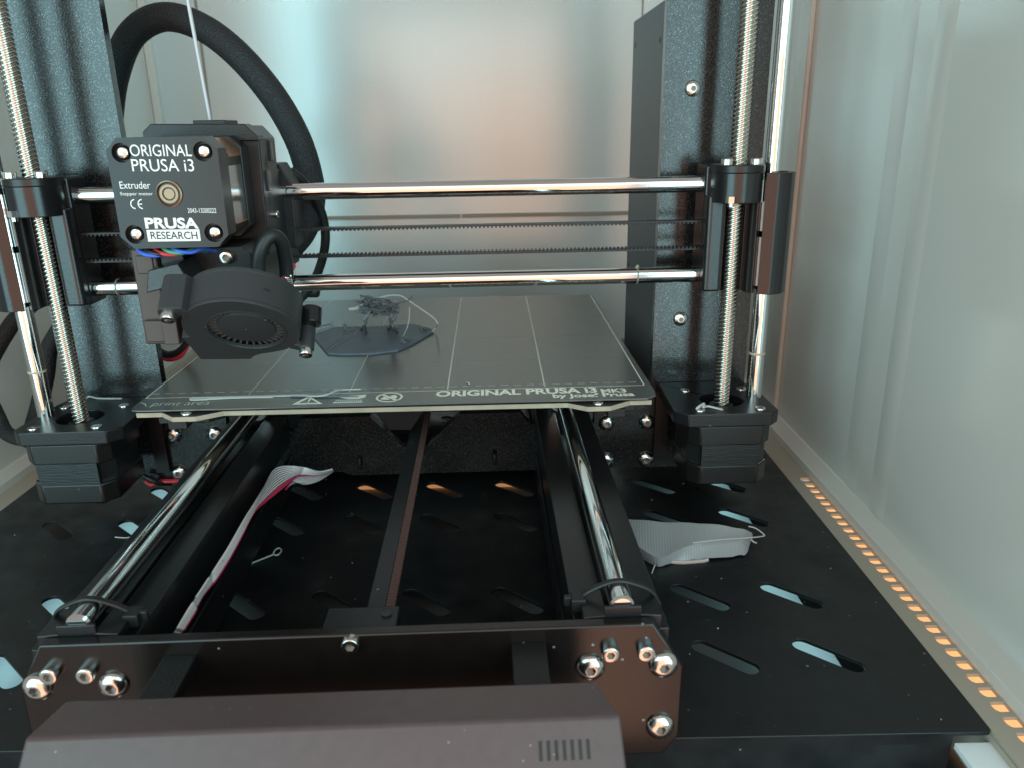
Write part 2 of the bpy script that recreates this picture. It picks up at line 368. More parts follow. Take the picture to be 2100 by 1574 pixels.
# ---- portal frame
FY = 209.0
hl = [-136.2, -104.5]; 
outer = [(-189,-45),(-104,-45),(-100,-42),(-42,-42),(-36,-44.5),(104,-44.5),(189,-45),(189,335),(-189,335)]
inner = [(-136,-6),(-136,290),(136,290),(136,-6),(104,-6),(104,-16),(67,-16),(62,-8.5),(27,-8.5),(7.5,-27.5),(-6.5,-27.5),(-23.5,-8.5),(-62,-8.5),(-67,-16),(-104,-16),(-104,-6)]
fh = [rrect(-32.2,-29.8,-39,-32,1), rrect(45.3,47.7,-38,-31,1)]
me = plate_mesh(outer, [inner]+fh, 0, 6, XZ, 'frame'); me.transform(Matrix.Translation((0, (FY+6)*MM, 0)))
FR = link('portal_frame', me, 'powder', PR, smooth=30, bevel=.5)
for sx in (-1, 1):
    for x in (111.2, 134.4):
        for z in (-16.4, -39.6): screw(SC_BUT, (sx*x, FY, z), FRONT, FR)
for z in (162, 43.4): screw(SC_BUT2, (150.6, FY, z), FRONT, FR)
for x in (-31, 46.5):
    q = B(); q.tube([(x, 212, -39.5), (x, 207.6, -39.5), (x, 207.6, -34), (x, 212, -33.5)], .9, 8, sub=3); q.build('zip_tie', 'rubber', FR)

# ---- base: extrusions, plates, feet
for sx in (-1, 1):
    xa, xb = (70, 100); c = 85
    prof = [(70,-7),(81,-7),(81,-9),(78,-9),(78,-12.5),(81,-15),(89,-15),(92,-12.5),(92,-9),(89,-9),(89,-7),(100,-7),(100,-24),(98,-24),(98,-21),(94,-25),(94,-32),(98,-36),(98,-33),(100,-33),(100,-49),(70,-49),(70,-33),(72,-33),(72,-36),(76,-32),(76,-25),(72,-21),(72,-24),(70,-24)]
    for y0, y1 in ((4.2, 208.8), (215.2, 335)):
        q = B(); q.prism(prof, lambda x, z: (sx*x, y0, z), lambda x, z: (sx*x, y1, z)); q.build('extrusion', 'alu_black', PR, smooth=30, bevel=.35)
    for y in (30, 190, 320):
        q = B(); q.lathe([(6, 0), (7.5, 1), (8, 9.2)], (sx*85, y, FZ-.05), UP); q.build('rubber_foot', 'rubber', PR)
    q = B(); q.lathe([(3.3,5.6),(4,6.4),(4,335)], (sx*85, 0, 0), (0,1,0), 40); q.build('bed_rod', 'rod', PR)
    # rod holder with zip tie
    q = B(); q.prism([(72.5,-7),(97.5,-7),(97.5,-2.2),(90,-1.6),(88.6,-3.9),(81.4,-3.9),(80,-1.6),(72.5,-2.2)], lambda x, z: (sx*x, 4.3, z), lambda x, z: (sx*x, 19, z))
    q.box(sx*85-6, sx*85+6, 4.25, 5.5, -7, 1.3)
    RH = q.build('rod_holder', 'print', PR, bevel=.4)
    q = B(); q.tube([(sx*70.5, 15.5, -6), (sx*74, 15.0, -.8), (sx*80, 14.6, 3.0), (sx*85, 14.4, 4.5), (sx*90, 14.6, 3.1), (sx*96, 15, -.4), (sx*99.2, 15.6, -6)], .7, 8, sub=6)
    for v in q.bm.verts: v.co.y = (v.co.y-.0148)*1.7+.0148
    q.build('zip_tie', 'rubber', RH)
    q = B(); q.box(sx*72-2.4, sx*72+2.4, 11.6, 17.5, -5.4, -.9); q.box(sx*68.5-1.2, sx*68.5+1.2, 13.4, 15.4, -4.4, -.8); q.build('zip_tie_lock', 'rubber', RH, bevel=.4)
fo = [(-104,-46),(-99,-53),(99,-53),(104,-46),(104,-18.6),(94,-2.4),(-94.5,-2.4),(-103,-17.5)]
me = plate_mesh(fo, [], 0, 4.2, XZ, 'front_plate'); me.transform(Matrix.Translation((0, 4.2*MM, 0)))
FP = link('front_plate', me, 'plate', PR, smooth=30, bevel=.6)
for sx in (-1, 1):
    for x, z in ((97.5,-17.4),(74.3,-17.4),(97.5,-41.4),(74.3,-41.4)): screw(SC_BUT, (sx*x, 0, z), FRONT, FP)
for px, py in ((97,1389),(172.5,1388),(1253,1344),(1326.5,1342),(717,1327)):
    p = P(px, py, 'y', -3); screw(SC_CAP, (p.x, 0, p.z), FRONT, FP)
me = plate_mesh([(-104,-53),(104,-53),(104,-6),(-104,-6)], [], 0, 4.2, XZ, 'rear_plate'); me.transform(Matrix.Translation((0, 339.4*MM, 0))); link('rear_plate', me, 'plate', PR, bevel=.5)
# belt clamp behind the front plate
q = B(); q.box(-9.6, 13.6, 4.2, 15.5, -10, -3.0); BC = q.build('belt_idler_block', 'print', PR, bevel=.5)
q = B(); q.cyl((9.8, 10.5, -3.2), (9.8, 10.5, -2.4), 1.6, n=14); q.build('screw_end', 'plate', BC)
# bed belt: upper and lower run with teeth
q = B(); q.box(.6, 6.6, 13, 330, -12.6, -11.6); q.build('bed_belt', 'matte', PR)
q = B(); q.box(.8, 6.8, 13, 330, -27.2, -26.2)
for i in range(158): q.box(.8, 6.8, 13.4+2*i, 14.4+2*i, -26.25, -25.35)
o = q.build('bed_belt', mat('belt_teeth_brown', (.14,.065,.055), .45), PR)
# ---- ribbon cable on the inner face of the left extrusion
Lp = [(357.6,1296),(387,1245.6),(417.6,1201),(441,1163),(471.7,1114),(502,1060),(518.7,1034),(539.8,999),(566,958),(620,956),(655,966),(682,961)]
Rp = [(371,1299),(397,1259),(416,1222),(445,1186),(472,1143),(498,1095),(511,1068),(530,1042),(575,1004),(612,976),(650,974),(684,964)]
Lz = [-15,-15,-15,-15,-15,-15,-16,-17,-18,-19,-24,-26]; Rz = [-19,-19,-19,-19,-19,-18,-18,-18,-20,-23,-27,-28]
Lc = spline([P(a, b_, 'z', z) for (a, b_), z in zip(Lp, Lz)], 4); Rc = spline([P(a, b_, 'z', z) for (a, b_), z in zip(Rp, Rz)], 4)
def ribbon(name, mt, parent, Lc, Rc, t0, t1, wires):
    q = B(); per = 4; nn = wires*per; K = len(Lc); vs = []; fs = []
    for k in range(K):
        d = (Lc[min(k+1, K-1)]-Lc[max(k-1, 0)]).normalized(); w = Rc[k]-Lc[k]; nrm = w.cross(d).normalized()
        if nrm.z < 0: nrm = -nrm
        for j in range(nn+1):
            t = t0+(t1-t0)*j/nn; h = .6*abs(math.sin(math.pi*j/per)); vs.append(Lc[k]+w*t+nrm*h)
        for j in range(nn+1):
            t = t0+(t1-t0)*j/nn; vs.append(Lc[k]+w*t-nrm*.25)
    S2 = 2*(nn+1)
    for k in range(K-1):
        for j in range(nn):
            a = k*S2+j; fs.append((a, a+1, a+1+S2, a+S2)); a2 = a+nn+1; fs.append((a2, a2+S2, a2+1+S2, a2+1))
        for j in (0, nn): a = k*S2+j; fs.append((a, a+S2, a+S2+nn+1, a+nn+1))
    q.faces(vs, fs); o = q.build(name, mt, parent, smooth=60)
    if mt == 'ribbon':
        o.data.materials.append(M['groove'])
        for i, p in enumerate(o.data.polygons):
            if i < (K-1)*(2*nn+2):
                r_ = i % (2*nn+2)
                if r_ < 2*nn and r_ % 2 == 0 and (r_//2) % per == per-1: p.material_index = 1
    return o
RC = ribbon('ribbon_cable', 'ribbon', PR, Lc, Rc, 0, .82, 8)
ribbon('red_edge_wire', 'pinkred', RC, Lc, Rc, .825, 1.0, 2)
L2 = spline([P(a, b_, 'z', z) for a, b_, z in ((586,1002,-24),(610,975,-24),(650,972,-27),(681,962,-28))], 5)
R2 = spline([P(a, b_, 'z', z) for a, b_, z in ((605,985,-30),(625,993,-30),(655,985,-30),(684,966,-29))], 5)
ribbon('ribbon_fold', 'ribbon', RC, L2, R2, 0, 1, 8); 
q = B(); q.tube(L2, .5, 6, sub=0); q.build('red_edge_wire', 'pinkred', RC)
for s_, ta, tb in (('AWM', .345, .455), ('2651', .475, .575), ('1607', .30, .335)):
    K = len(Lc); A = lambda t, s: Lc[int(t*(K-1))].lerp(Rc[int(t*(K-1))], s)+Vector((0, 0, .55))
    o0 = A(ta*.7, .78); text_fit('lettering', s_, 'ink', RC, o0, A(tb*.7, .78)-o0, A(ta*.7, .25)-o0)

# ---- power supply behind the right leg
q = B(); q.prism([(136.3,216),(187,216),(187,300),(136.3,300)], lambda x, y: (x, y, -44), lambda x, y: (x, y, 204)); PS = q.build('power_supply', 'psu', PR, bevel=1.0)
for y, z in ((292,190),(224,186),(292,60)):
    q = B(); q.cyl((136.35, y, z), (136.1, y, z), 1.5, n=12); q.build('screw_hole', 'rubber', PS)

# ---- Z axis: motors, mounts, lead screws, rods
ZY = 178.6
tw = B(); n = 40; LZ0, LZ1, st = -4.0, 315.0, .2
rings = int((LZ1-LZ0)/st); vs = []; fs = []
for k in range(rings+1):
    z = LZ0+k*st
    for i in range(n):
        a = 2*math.pi*i/n; ph = ((z-8*a/(2*math.pi))/2.0) % 1.0
        h = 1-abs(ph-.5)*2; r = 3.05+.95*min(1, max(0, (h-.18)/.42))
        vs.append((r*math.cos(a), r*math.sin(a), z))
    if k:
        for i in range(n): fs.append(((k-1)*n+i, (k-1)*n+(i+1) % n, k*n+(i+1) % n, k*n+i))
fs += [tuple(range(n))[::-1], tuple(range(rings*n, rings*n+n))]
tw.faces(vs, fs); THREAD = tw.mesh('lead_screw'); THREAD.materials.append(M['thread'])
for p in THREAD.polygons: p.use_smooth = True
for sx in (-1, 1):
    zx = sx*166.9; sxr = sx*183.9
    link('lead_screw', THREAD, None, PR, (zx, ZY, 0))
    q = B(); q.cyl((sxr, ZY, 1), (sxr, ZY, 318), 4, n=40); q.build('vertical_rod', 'rod', PR)
    q = B(); q.lathe([(3.2,0),(4.15,.2),(4.35,.8),(4.15,1.4),(3.2,1.6)], (sxr, ZY, 31), UP, 24, False); q.build('grease_ring', mat('grease', (.42,.36,.26), .3), PR)
    # motor: cap, lamination, cap
    mo = B(); mo.prism(cham(-21.1,21.1,-21.1,21.1,5.2), lambda x, y: (zx+x, ZY+y, -10.6), lambda x, y: (zx+x, ZY+y, 0)); MO = mo.build('stepper_motor', 'motor', PR, bevel=.7)
    q = B(); q.prism(cham(-20.4,20.4,-20.4,20.4,7.6), lambda x, y: (zx+x, ZY+y, -22), lambda x, y: (zx+x, ZY+y, -10.4)); q.build('lamination_stack', 'lamin', MO, bevel=.3)
    q = B(); q.box(zx-14.8, zx+14.8, ZY-21.3, ZY+21.3, -21.8, -10.2); LAM = q.build('lamination_face', 'lamin', MO)
    for i in range(6): 
        q = B(); q.box(zx+1.4-sx*.0, zx+2.5, ZY-21.45, ZY-21.2, -20.9+1.9*i, -20.5+1.9*i); q.build('weld_mark', 'rubber', MO)
    q = B(); q.prism(cham(-20.9,20.9,-20.9,20.9,6.0), lambda x, y: (zx+x, ZY+y, -32.4), lambda x, y: (zx+x, ZY+y, -21.6)); q.build('end_cap', 'motor', MO, bevel=1.0)
    for ex in (-1, 1):
        q = B(); q.prism([(ex*14.9,-20.6),(ex*20.6,-14.9),(ex*18.3,-14.2),(ex*14.2,-18.3)], lambda x, y: (zx+x, ZY+y, -21.65), lambda x, y: (zx+x, ZY+y, -21.3)); q.build('bare_metal_edge', 'mirror', MO)
    # mount
    out = [(139.8,208.7),(138.3,163),(144.5,157.0),(186.6,156.6),(191.2,161.3),(191.2,184),(187.5,208.7)]
    out = [(sx*x, y) for x, y in out]
    hole = [circle(zx, ZY, 11.2, 28)]
    me = plate_mesh(out, hole, 0.2, 7, None, 'mount')
    MT = link('motor_mount', me, 'print', PR, smooth=30, bevel=.6)
    q = B(); q.lathe([(10.9,.3),(10.6,.5),(8.3,.55),(6.8,3.2),(6.2,4.6),(4.4,5.0)], (zx, ZY, 0), UP, 30); q.build('motor_boss', 'gloss_print', MT)
    q = B(); q.prism([(138.5,206),(146,206),(146,208.8),(138.5,208.8)], lambda x, y: (sx*x, y, -38), lambda x, y: (sx*x, y, 3)); q.build('side_rib', 'print', MT)
    for dx in (-15.5, 15.5):
        for dy in (-15.5, 15.5): screw(SC_FLAT, (zx+dx, ZY+dy, 6.9), UP, MT)
    # x end
    E_ = B(); E_.box(*sorted((sx*152.6, sx*178)), 182.4, 200, 64, 126); XE = E_.build('axis_end', 'gloss_print', PR, bevel=1.2)
    q = B(); q.prism([(152.6,183),(152.6,177.6),(154.2,176),(161,176),(162.6,177.6),(162.6,183)], lambda x, y: (sx*x, y, 65), lambda x, y: (sx*x, y, 112)); q.build('front_rib', 'gloss_print', XE, bevel=1.2, seg=3)
    q = B(); q.lathe([(6,0),(12.4,0),(12.7,.3),(12.7,13.9),(6,13.9)], (zx, ZY, 108.8), UP, 40, False); q.box(*sorted((sx*154.4, sx*179.4)), ZY, 184, 108.8, 122.6); q.build('nut_seat', 'gloss_print', XE, smooth=35, bevel=.3)
    q = B(); q.lathe([(4.2,0),(12.6,0),(12.8,.25),(12.8,3.2),(12.4,3.6),(4.2,3.6)], (zx, ZY, 122.8), UP, 40, False); q.build('nut_flange', 'motor', XE, smooth=35)
    for ang in (215, 325, 90):
        px_, py_ = zx+8.6*math.cos(math.radians(ang)), ZY+8.6*math.sin(math.radians(ang)); screw(SC_CAP, (px_, py_, 126.2), UP, XE)
    q = B(); q.cyl((zx-5.6, ZY-11.2, 109.2), (zx-5.6, ZY-11.2, 112.2), 2.5, n=6); q.cyl((zx-5.6, ZY-11.2, 107.4), (zx-5.6, ZY-11.2, 109.3), 1.5, n=12); q.build('nut', 'screwm', XE)
    # bearing housing around the smooth rod, split at the inner front
    pr = []; R0, R1 = 10.2, 4.6
    a0 = math.radians(228 if sx > 0 else -48); dlt = math.radians(17)
    NN = 30
    for i in range(NN+1):
        a = a0+dlt/2+(2*math.pi-dlt)*i/NN; k = 1/max(abs(math.cos((a+math.pi/10) % (math.pi/5)-math.pi/10)), .95) if True else 1
        pr.append((R0*k*math.cos(a), R0*k*math.sin(a)))
    for i in range(NN+1):
        a = a0-dlt/2-(2*math.pi-dlt)*i/NN; pr.append((7.6*math.cos(a), 7.6*math.sin(a)))
    me = plate_mesh([(sxr+x, ZY+y) for x, y in pr], [], 64.4, 122.6, None, 'housing'); link('bearing_housing', me, 'gloss_print', XE, smooth=40, bevel=.4)
    for z in (68, 95):
        q = B(); q.lathe([(4.2,0),(7.5,0),(7.5,24),(4.2,24)], (sxr, ZY, z), UP, 32, False); q.build('bearing', 'steel', XE)
    q = B(); q.box(*sorted((sxr-sx*11.5, sxr-sx*4)), ZY+2, ZY+9.6, 64.6, 122.4); q.build('bridge', 'gloss_print', XE, bevel=.5)
# ---- X axis rods and belt
for z in (71.8, 116.8):
    q = B(); q.cyl((-158, 188.3, z), (158, 188.3, z), 4, n=44); q.build('carriage_rod', 'rod', PR)
q = B(); q.lathe([(3.2,0),(4.2,.2),(4.4,.6),(4.2,1.0),(3.2,1.2)], (-141, 188.3, 71.8), (1,0,0), 20, False); DG = mat('dark_grease', (.20,.18,.15), .35); q.build('grease_ring', DG, PR)
q = B(); q.lathe([(3.2,0),(4.2,.2),(4.3,.6),(4.2,1),(3.2,1.2)], (121, 188.3, 71.8), (1,0,0), 20, False)
q.cyl((121.4, 188.3, 75), (121.9, 187.9, 77.3), 1.3, .7, 8); q.build('grease_ring', DG, PR)
for z, s_ in ((98.9, -1), (85.1, 1)):
    q = B(); q.box(-153, 156, 185.4, 191.4, z-.4, z+.4)
    for i in range(154): q.prism([(-152+2*i-.55, 0), (-152+2*i+.55, 0), (-152+2*i+.32, s_*.85), (-152+2*i-.32, s_*.85)], lambda x, h: (x, 185.4, z+s_*.38+h), lambda x, h: (x, 191.4, z+s_*.38+h))
    q.build('drive_belt', 'matte', PR)

# ---- bed: carriage plate, heated bed
for sx in (-1, 1):
    for y in (205, 300): q = B(); q.cyl((sx*85, y, 0), (sx*85, y+24, 0), 7.6, n=28); q.build('bed_bearing', 'steel', PR)
    for y in (203, 298): q = B(); q.box(sx*85-10, sx*85+10, y, y+28, 3, 11.5); q.build('bearing_clamp', 'print_matte', PR, bevel=.6)
me = plate_mesh([(-116,153),(-92,153),(-60,185),(60,185),(92,153),(116,153),(118,172),(96,205),(96,330),(118,365),(118,384),(92,384),(60,350),(-60,350),(-92,384),(-118,384),(-118,365),(-96,330),(-96,205),(-118,172)], [], 11.4, 14.4, None, 'carriage')
YC = link('bed_carriage', me, 'print_matte', PR, bevel=.4)
q = B(); q.prism([(-22,8),(-10.5,-9.8),(1.6,-10.2),(14,8)], lambda x, z: (x, 190, z), lambda x, z: (x, 230, z)); q.build('belt_bracket', 'print_matte', YC, bevel=.5)
for sx in (-1, 1):
    q = B(); q.box(sx*107-4.5, sx*107+4.5, 152, 160, 8.6, 13.2); q.build('end_stop', 'print_matte', YC, bevel=.4)
    for y in (158, 380): 
        q = B(); q.cyl((sx*100, y, 14.3), (sx*100, y, 16.6), 3, n=14); q.build('spacer', 'screwm', YC)
be = [(-124,148.4),(-112,148.4),(-104.5,141.4),(-93.5,141.4),(-82.5,148.0),(82.0,146.2),(91,140.0),(102,140.0),(112.5,147.2),(123,147.2),(123,386),(-124,386)]
me = plate_mesh(be, [], 16.5, 18.8, None, 'bed_board')
HB = link('heated_bed', me, 'pcb', PR, smooth=30, bevel=.15)
me = plate_mesh([(x*.997, y+.25) for x, y in be], [], 18.8, 19.0, None, 'bed_top'); link('bed_top_layer', me, 'pcbtop', HB)
q = B(); q.box(-122, 121.5, 150, 385, 18.9, 20.02); q.build('magnet_layer', 'pcbtop', HB)
for x, y in ((-99.0, 145.6), (96.5, 144.2)): screw(SC_FLAT, (x, y, 19.0), UP, HB)

# ---- print carriage with extruder
q = B(); q.prism([(-66,90),(-48.6,90),(-48.0,120),(-53.5,130.2),(-66,130.2)], lambda x, z: (x, 185.6, z), lambda x, z: (x-.8, 206, z))
CAe = q.build('carriage_back', 'print_matte', PR, bevel=.6)
q = B(); q.prism([(-118,80),(-53,80),(-53,128),(-118,128)], lambda x, z: (x, 176, z), lambda x, z: (x, 206, z)); q.build('print_carriage', 'print', PR, bevel=.8)
for x in (-112, -78): q = B(); q.cyl((x, 188.3, 116.8), (x+24, 188.3, 116.8), 7.5, n=26); q.build('carriage_bearing', 'steel', PR)
q = B(); q.prism([(-100.3,139),(-100.3,145.6),(-96.6,148.3),(-57,147.6),(-52.2,142),(-53.2,92),(-97,92),(-97,139)], lambda x, z: (x, 151.4, z), lambda x, z: (x, 178, z)); EX = q.build('extruder_body', 'print', PR, bevel=.5)
q = B(); q.prism([(-100.8,142),(-100.8,145.6),(-97,148.8),(-57.5,148.2),(-52.6,143.5),(-52.4,141.2)], lambda x, z: (x, 149.8, z), lambda x, z: (x, 160, z)); q.build('top_cover', 'print', EX, bevel=.4)
q = B(); q.box(-80.5, -66.5, 154, 172, 147.4, 150.0); q.build('filament_inlet', 'print', EX, bevel=.3)
for tri in ([(156.5,129.5),(162.5,129.5),(159.6,136)], [(157.5,118.5),(163.5,118.5),(160.5,112.5)]):
    q = B(); q.prism(tri, lambda y, z: (-52.12+(142-z)*-.02, y, z), lambda y, z: (-55, y, z)); q.build('arrow_recess', 'rubber', EX)
q = B(); q.box(-55, -51.7, 157, 163.4, 119.5, 128.5); q.build('latch', 'gloss_print', EX, bevel=.3)
q = B(); q.box(-55, -51.3, 166, 169.5, 132, 141); q.build('latch', 'gloss_print', EX, bevel=.3)
q = B(); q.box(-70, -52.9, 151.2, 178, 96.3, 98.0); q.build('panel_gap', 'rubber', EX)
screw(SC_CAP, (-53.4, 165.5, 108.4), (1, -.1, 0), EX).scale = (.6, .6, .8)
# lower block under the motor
q = B(); q.prism([(-97,98),(-58.5,99.5),(-54.5,96),(-54,70),(-97,70)], lambda x, z: (x, 128, z), lambda x, z: (x, 176, z)); LBk = q.build('extruder_lower_block', 'print_matte', PR, bevel=.6)
screw(SC_CAP, (-64.6, 128.2, 94.8), FRONT, LBk)
q = B(); q.prism([(-92,84),(-90,93),(-78,95.5),(-74.5,88)], lambda x, z: (x, 108, z), lambda x, z: (x, 129, z+1)); q.build('fan_bracket', 'gloss_print', LBk, bevel=.4)
# extruder motor, axis along y
MX, MZ, MY = -78.6, 122.5, 111.0
me = plate_mesh([(MX+x, MZ+z) for x, z in cham(-21.1,21.1,-21.1,21.1,4.6)], [circle(MX+a*15.5, MZ+b_*15.5, 3.7, 20) for a in (-1,1) for b_ in (-1,1)], 0, 3, XZ, 'motor_front'); me.transform(Matrix.Translation((0, (MY+3)*MM, 0)))
EM = link('extruder_motor', me, 'motor', PR, smooth=30)
yb = lambda y: (lambda x, z: (MX+x, y, MZ+z))
q = B(); q.prism(cham(-21.1,21.1,-21.1,21.1,4.6), yb(MY+3), yb(MY+11)); q.build('front_cap', 'motor', EM, bevel=.2)
q = B(); q.prism(cham(-20.3,20.3,-20.3,20.3,7.6), yb(MY+11), yb(MY+31)); LS = q.build('lamination_stack', 'motor', EM, bevel=.3)
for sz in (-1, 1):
    q = B(); q.prism([(12.9,20.2*sz),(13.8,20.35*sz),(20.35,13.8*sz),(20.2,12.9*sz)], yb(MY+15), yb(MY+30.9)); q.build('corner_warm_reflection', 'warm_reflect', EM, smooth=20)  # chamfer faces coloured like the warm light they reflect
q = B(); q.box(MX+20.2, MX+20.5, MY+12.5, MY+30.5, MZ-13.2, MZ+9.5); q.build('bare_steel_panel', 'mirror', EM)
q = B(); q.prism(cham(-21.1,21.1,-21.1,21.1,4.6), yb(MY+31), yb(MY+40.4)); q.build('rear_cap', 'motor', EM, bevel=.5)
for a in (-1, 1):
    for b_ in (-1, 1): 
        q = B(); q.lathe([(2.75,0),(2.75,1.2),(2.5,1.9),(1.7,2.4),(.1,2.6)], (MX+a*15.5, MY+2.9, MZ+b_*15.5), FRONT, 24); q.build('screw', 'screwm', EM)
ct = P(347, 398, 'y', MY)
q = B(); q.lathe([(5.1,-.2),(5.1,.55),(4.6,.75),(4.35,.55),(4.2,-.1),(3.7,-.1),(3.6,.35),(2.6,.35),(2.5,-.3),(2.1,-.3),(2.0,.1),(.1,.1)], ct, FRONT, 36); q.build('shaft_collar', 'brass', EM)
def face_text(s_, x0, x1, y0, y1, mt='white', bold=0.0, space=1.0, yy=MY-.06):
    a = P(x0, y1, 'y', yy); r_ = P(x1, y1, 'y', yy); t_ = P(x0, y0, 'y', yy); mid = (x0+x1)/2
    h = (P(mid, y1, 'y', yy)-P(mid, y0, 'y', yy)).length
    text_fit('lettering', s_, mt, EM, a, r_-a, Vector((0, 0, h)), bold, space)
face_text('ORIGINAL', 268, 394, 297, 321); face_text('PRUSA i3', 272, 399, 327, 352)
face_text('Extruder', 246.5, 309, 373, 387.5); face_text('Stepper motor', 247, 314, 394.5, 403)
face_text('2043-13200222', 385.5, 444, 427.5, 437); face_text('PRUSA', 299, 408, 447, 469.5, 'white', .035)
for cx in (277.5, 292.5):          # CE mark
    c = P(cx, 419, 'y', MY-.06); q = B(); r0, r1 = 1.55, 1.95; nn = 18; vs = []
    for i in range(nn+1):
        a = math.radians(95+170*i/nn); vs += [(c.x+r0*math.cos(a), MY-.06, c.z+r0*math.sin(a)), (c.x+r1*math.cos(a), MY-.06, c.z+r1*math.sin(a))]
    q.faces(vs, [(2*i, 2*i+1, 2*i+3, 2*i+2) for i in range(nn)])
    if cx > 285: q.faces([(c.x-1.6, MY-.06, c.z-.2), (c.x-.2, MY-.06, c.z-.2), (c.x-.2, MY-.06, c.z+.2), (c.x-1.6, MY-.06, c.z+.2)], [(0,1,2,3)])
    q.build('conformity_mark', 'white', EM, smooth=None)
p0 = P(304, 496, 'y', MY-.05); p1 = P(412, 494.5, 'y', MY-.05); p2 = P(303, 472, 'y', MY-.05)
q = B(); q.faces([p0, p1, p1+Vector((0,0,(p2-p0).z)), p0+Vector((0,0,(p2-p0).z))], [(0,1,2,3)]); q.build('label_patch', 'white', EM, smooth=None)
face_text('RESEARCH', 310, 406, 475.5, 491, 'ink', .012, yy=MY-.10)
# motor wires
for i, (mt, dz) in enumerate((('blue',0),('blackw',.5),('red',.2),('green',.8),('blue',1.0))):
    x0 = -96.5+i*3.4; q = B(); q.tube([(x0-1, 122, 101.8), (x0+.5, 116, 100.2+dz*.6), (x0+4, 114, 98.6+dz), (x0+8.5, 114.5, 98.0+dz), (x0+12, 117, 98.8+dz), (x0+15, 124, 98)], .85, 8, sub=5); q.build('motor_wire', mt, EM)
# hotend fan at the left side
q = B(); q.box(-100.2, -90.2, 118, 158, 60, 100); HF = q.build('hotend_fan', 'brown', PR, bevel=.7)
q = B(); q.box(-98.4, -91.6, 117.2, 119, 90.2, 97.6); q.build('corner_pad', 'brown', HF, bevel=.4)
q = B(); q.box(-98.8, -89.4, 115.6, 119, 61.5, 70.8); q.build('corner_pad', 'brown', HF, bevel=.6)
q = B(); q.box(-90.4, -84, 113, 121, 61, 72); q.build('fan_shroud', 'brown', HF, bevel=.5)
q = B(); q.box(-89.6, -80, 120, 160, 62, 99); q.build('fan_duct', 'print_matte', HF, bevel=.5)
# cooling blower, tilted 47 degrees
TH = math.radians(47); FN = Vector((0, -math.cos(TH), -math.sin(TH))); FV = Vector((0, -math.sin(TH), math.cos(TH))); FC = Vector((-50.5, 96, 71.2))
def fp(u, v, w): return FC+Vector((1, 0, 0))*u+FV*v+FN*w
ol = []
for i in range(33):
    a = math.radians(-58+(250)*i/32); R_ = 20.9+ (3.4*max(0, (i-14)/18)); ol.append((R_*math.cos(a)-.3, R_*math.sin(a)-.6))
ol += [(-27.2,-6),(-26.6,-15),(-26.4,-25.4),(-5.8,-26.2),(-3.2,-23.2),(-.5,-21.8),(5,-20.5)]
def fan_plate(outline, holes, w0, w1, name):
    me = plate_mesh(outline, holes, w0, w1, None, name)
    T = Matrix(((1, 0, 0), (0, FV.y, FV.z), (0, FN.y, FN.z))).transposed().to_4x4(); T.translation = FC*MM
    me.transform(T); return me
me = fan_plate(ol, [circle(-.3,-1.6,14.7,40)], -1.6, 0, 'blower')
BF = link('cooling_blower', me, 'fan', PR, smooth=40, bevel=.35)
me = fan_plate(ol, [circle(-.3,-1.6,18.5,40)], -13.5, -1.6, 'blower_wall'); link('blower_wall', me, 'fan', BF, smooth=40)
me = fan_plate(ol, [], -15.2, -13.5, 'blower_back'); link('blower_back', me, 'fan', BF, smooth=40, bevel=.3)
q = B(); q.lathe([(14.6,0),(15.3,.0),(15.3,.35),(14.6,.35),(14.5,0)], fp(-.3,-1.6,-.02), FN, 48, False); q.build('inlet_ring', 'fan', BF)
q = B(); q.lathe([(11.4,-12),(11.4,-1.2),(11.0,-.5),(10.2,-.25),(.1,-.2)], fp(-.3,-1.6,-.6), FN, 44); RO = q.build('rotor', 'fan', BF)
q = B(); q.lathe([(.6,0),(.5,.15),(.1,.2)], fp(-.6,-2.2,-.75), FN, 14); q.build('rotor_pin', 'psu', BF)
bl = B(); bl.box(11.2, 15.6, -.3, .3, -11, -1.6); blade = bl.mesh('blade'); blade.materials.append(mat('blade_plastic', (.075,.07,.066), .35))
T3 = Matrix((Vector((1,0,0)), FV, FN)).transposed()
for i in range(34):
    a = 2*math.pi*i/34; o = link('blade', blade, None, BF, fp(-.3,-1.6,0)); o.rotation_euler = (T3 @ Matrix.Rotation(a, 3, 'Z') @ Matrix.Translation((0,0,0)).to_3x3() @ Matrix.Rotation(0, 3, 'Z')).to_euler()
# mounting lugs with screws
for (u_, v_), nm in (((-24.8, 13.6), 'l'), ((19.4, -18.2), 'r')):
    q = B(); q.cyl(fp(u_, v_, -15), fp(u_, v_, .4), 4.0 if nm == 'l' else 3.3, n=24)
    if nm == 'l': q.prism([(-28.6,13.6),(-24.8,9.6),(-17,13.5),(-19,17),(-23.5,17.6)], lambda a, b_: fp(a, b_, -15), lambda a, b_: fp(a, b_, .2))
    else: q.prism([(15.5,-14.5),(22.7,-17.6),(19.4,-21.5),(12.5,-17.5)], lambda a, b_: fp(a, b_, -2.5), lambda a, b_: fp(a, b_, -.05))
    q.build('mounting_lug', 'fan', BF, bevel=.3)
    screw(SC_CAP, fp(u_, v_, .3), FN, BF)
q = B(); q.cyl(fp(21.6,-13.5,-17), fp(21.6,-14.5,-9.5), 4.2, n=16); q.build('lug_nut', 'gloss_print', BF, bevel=.5)
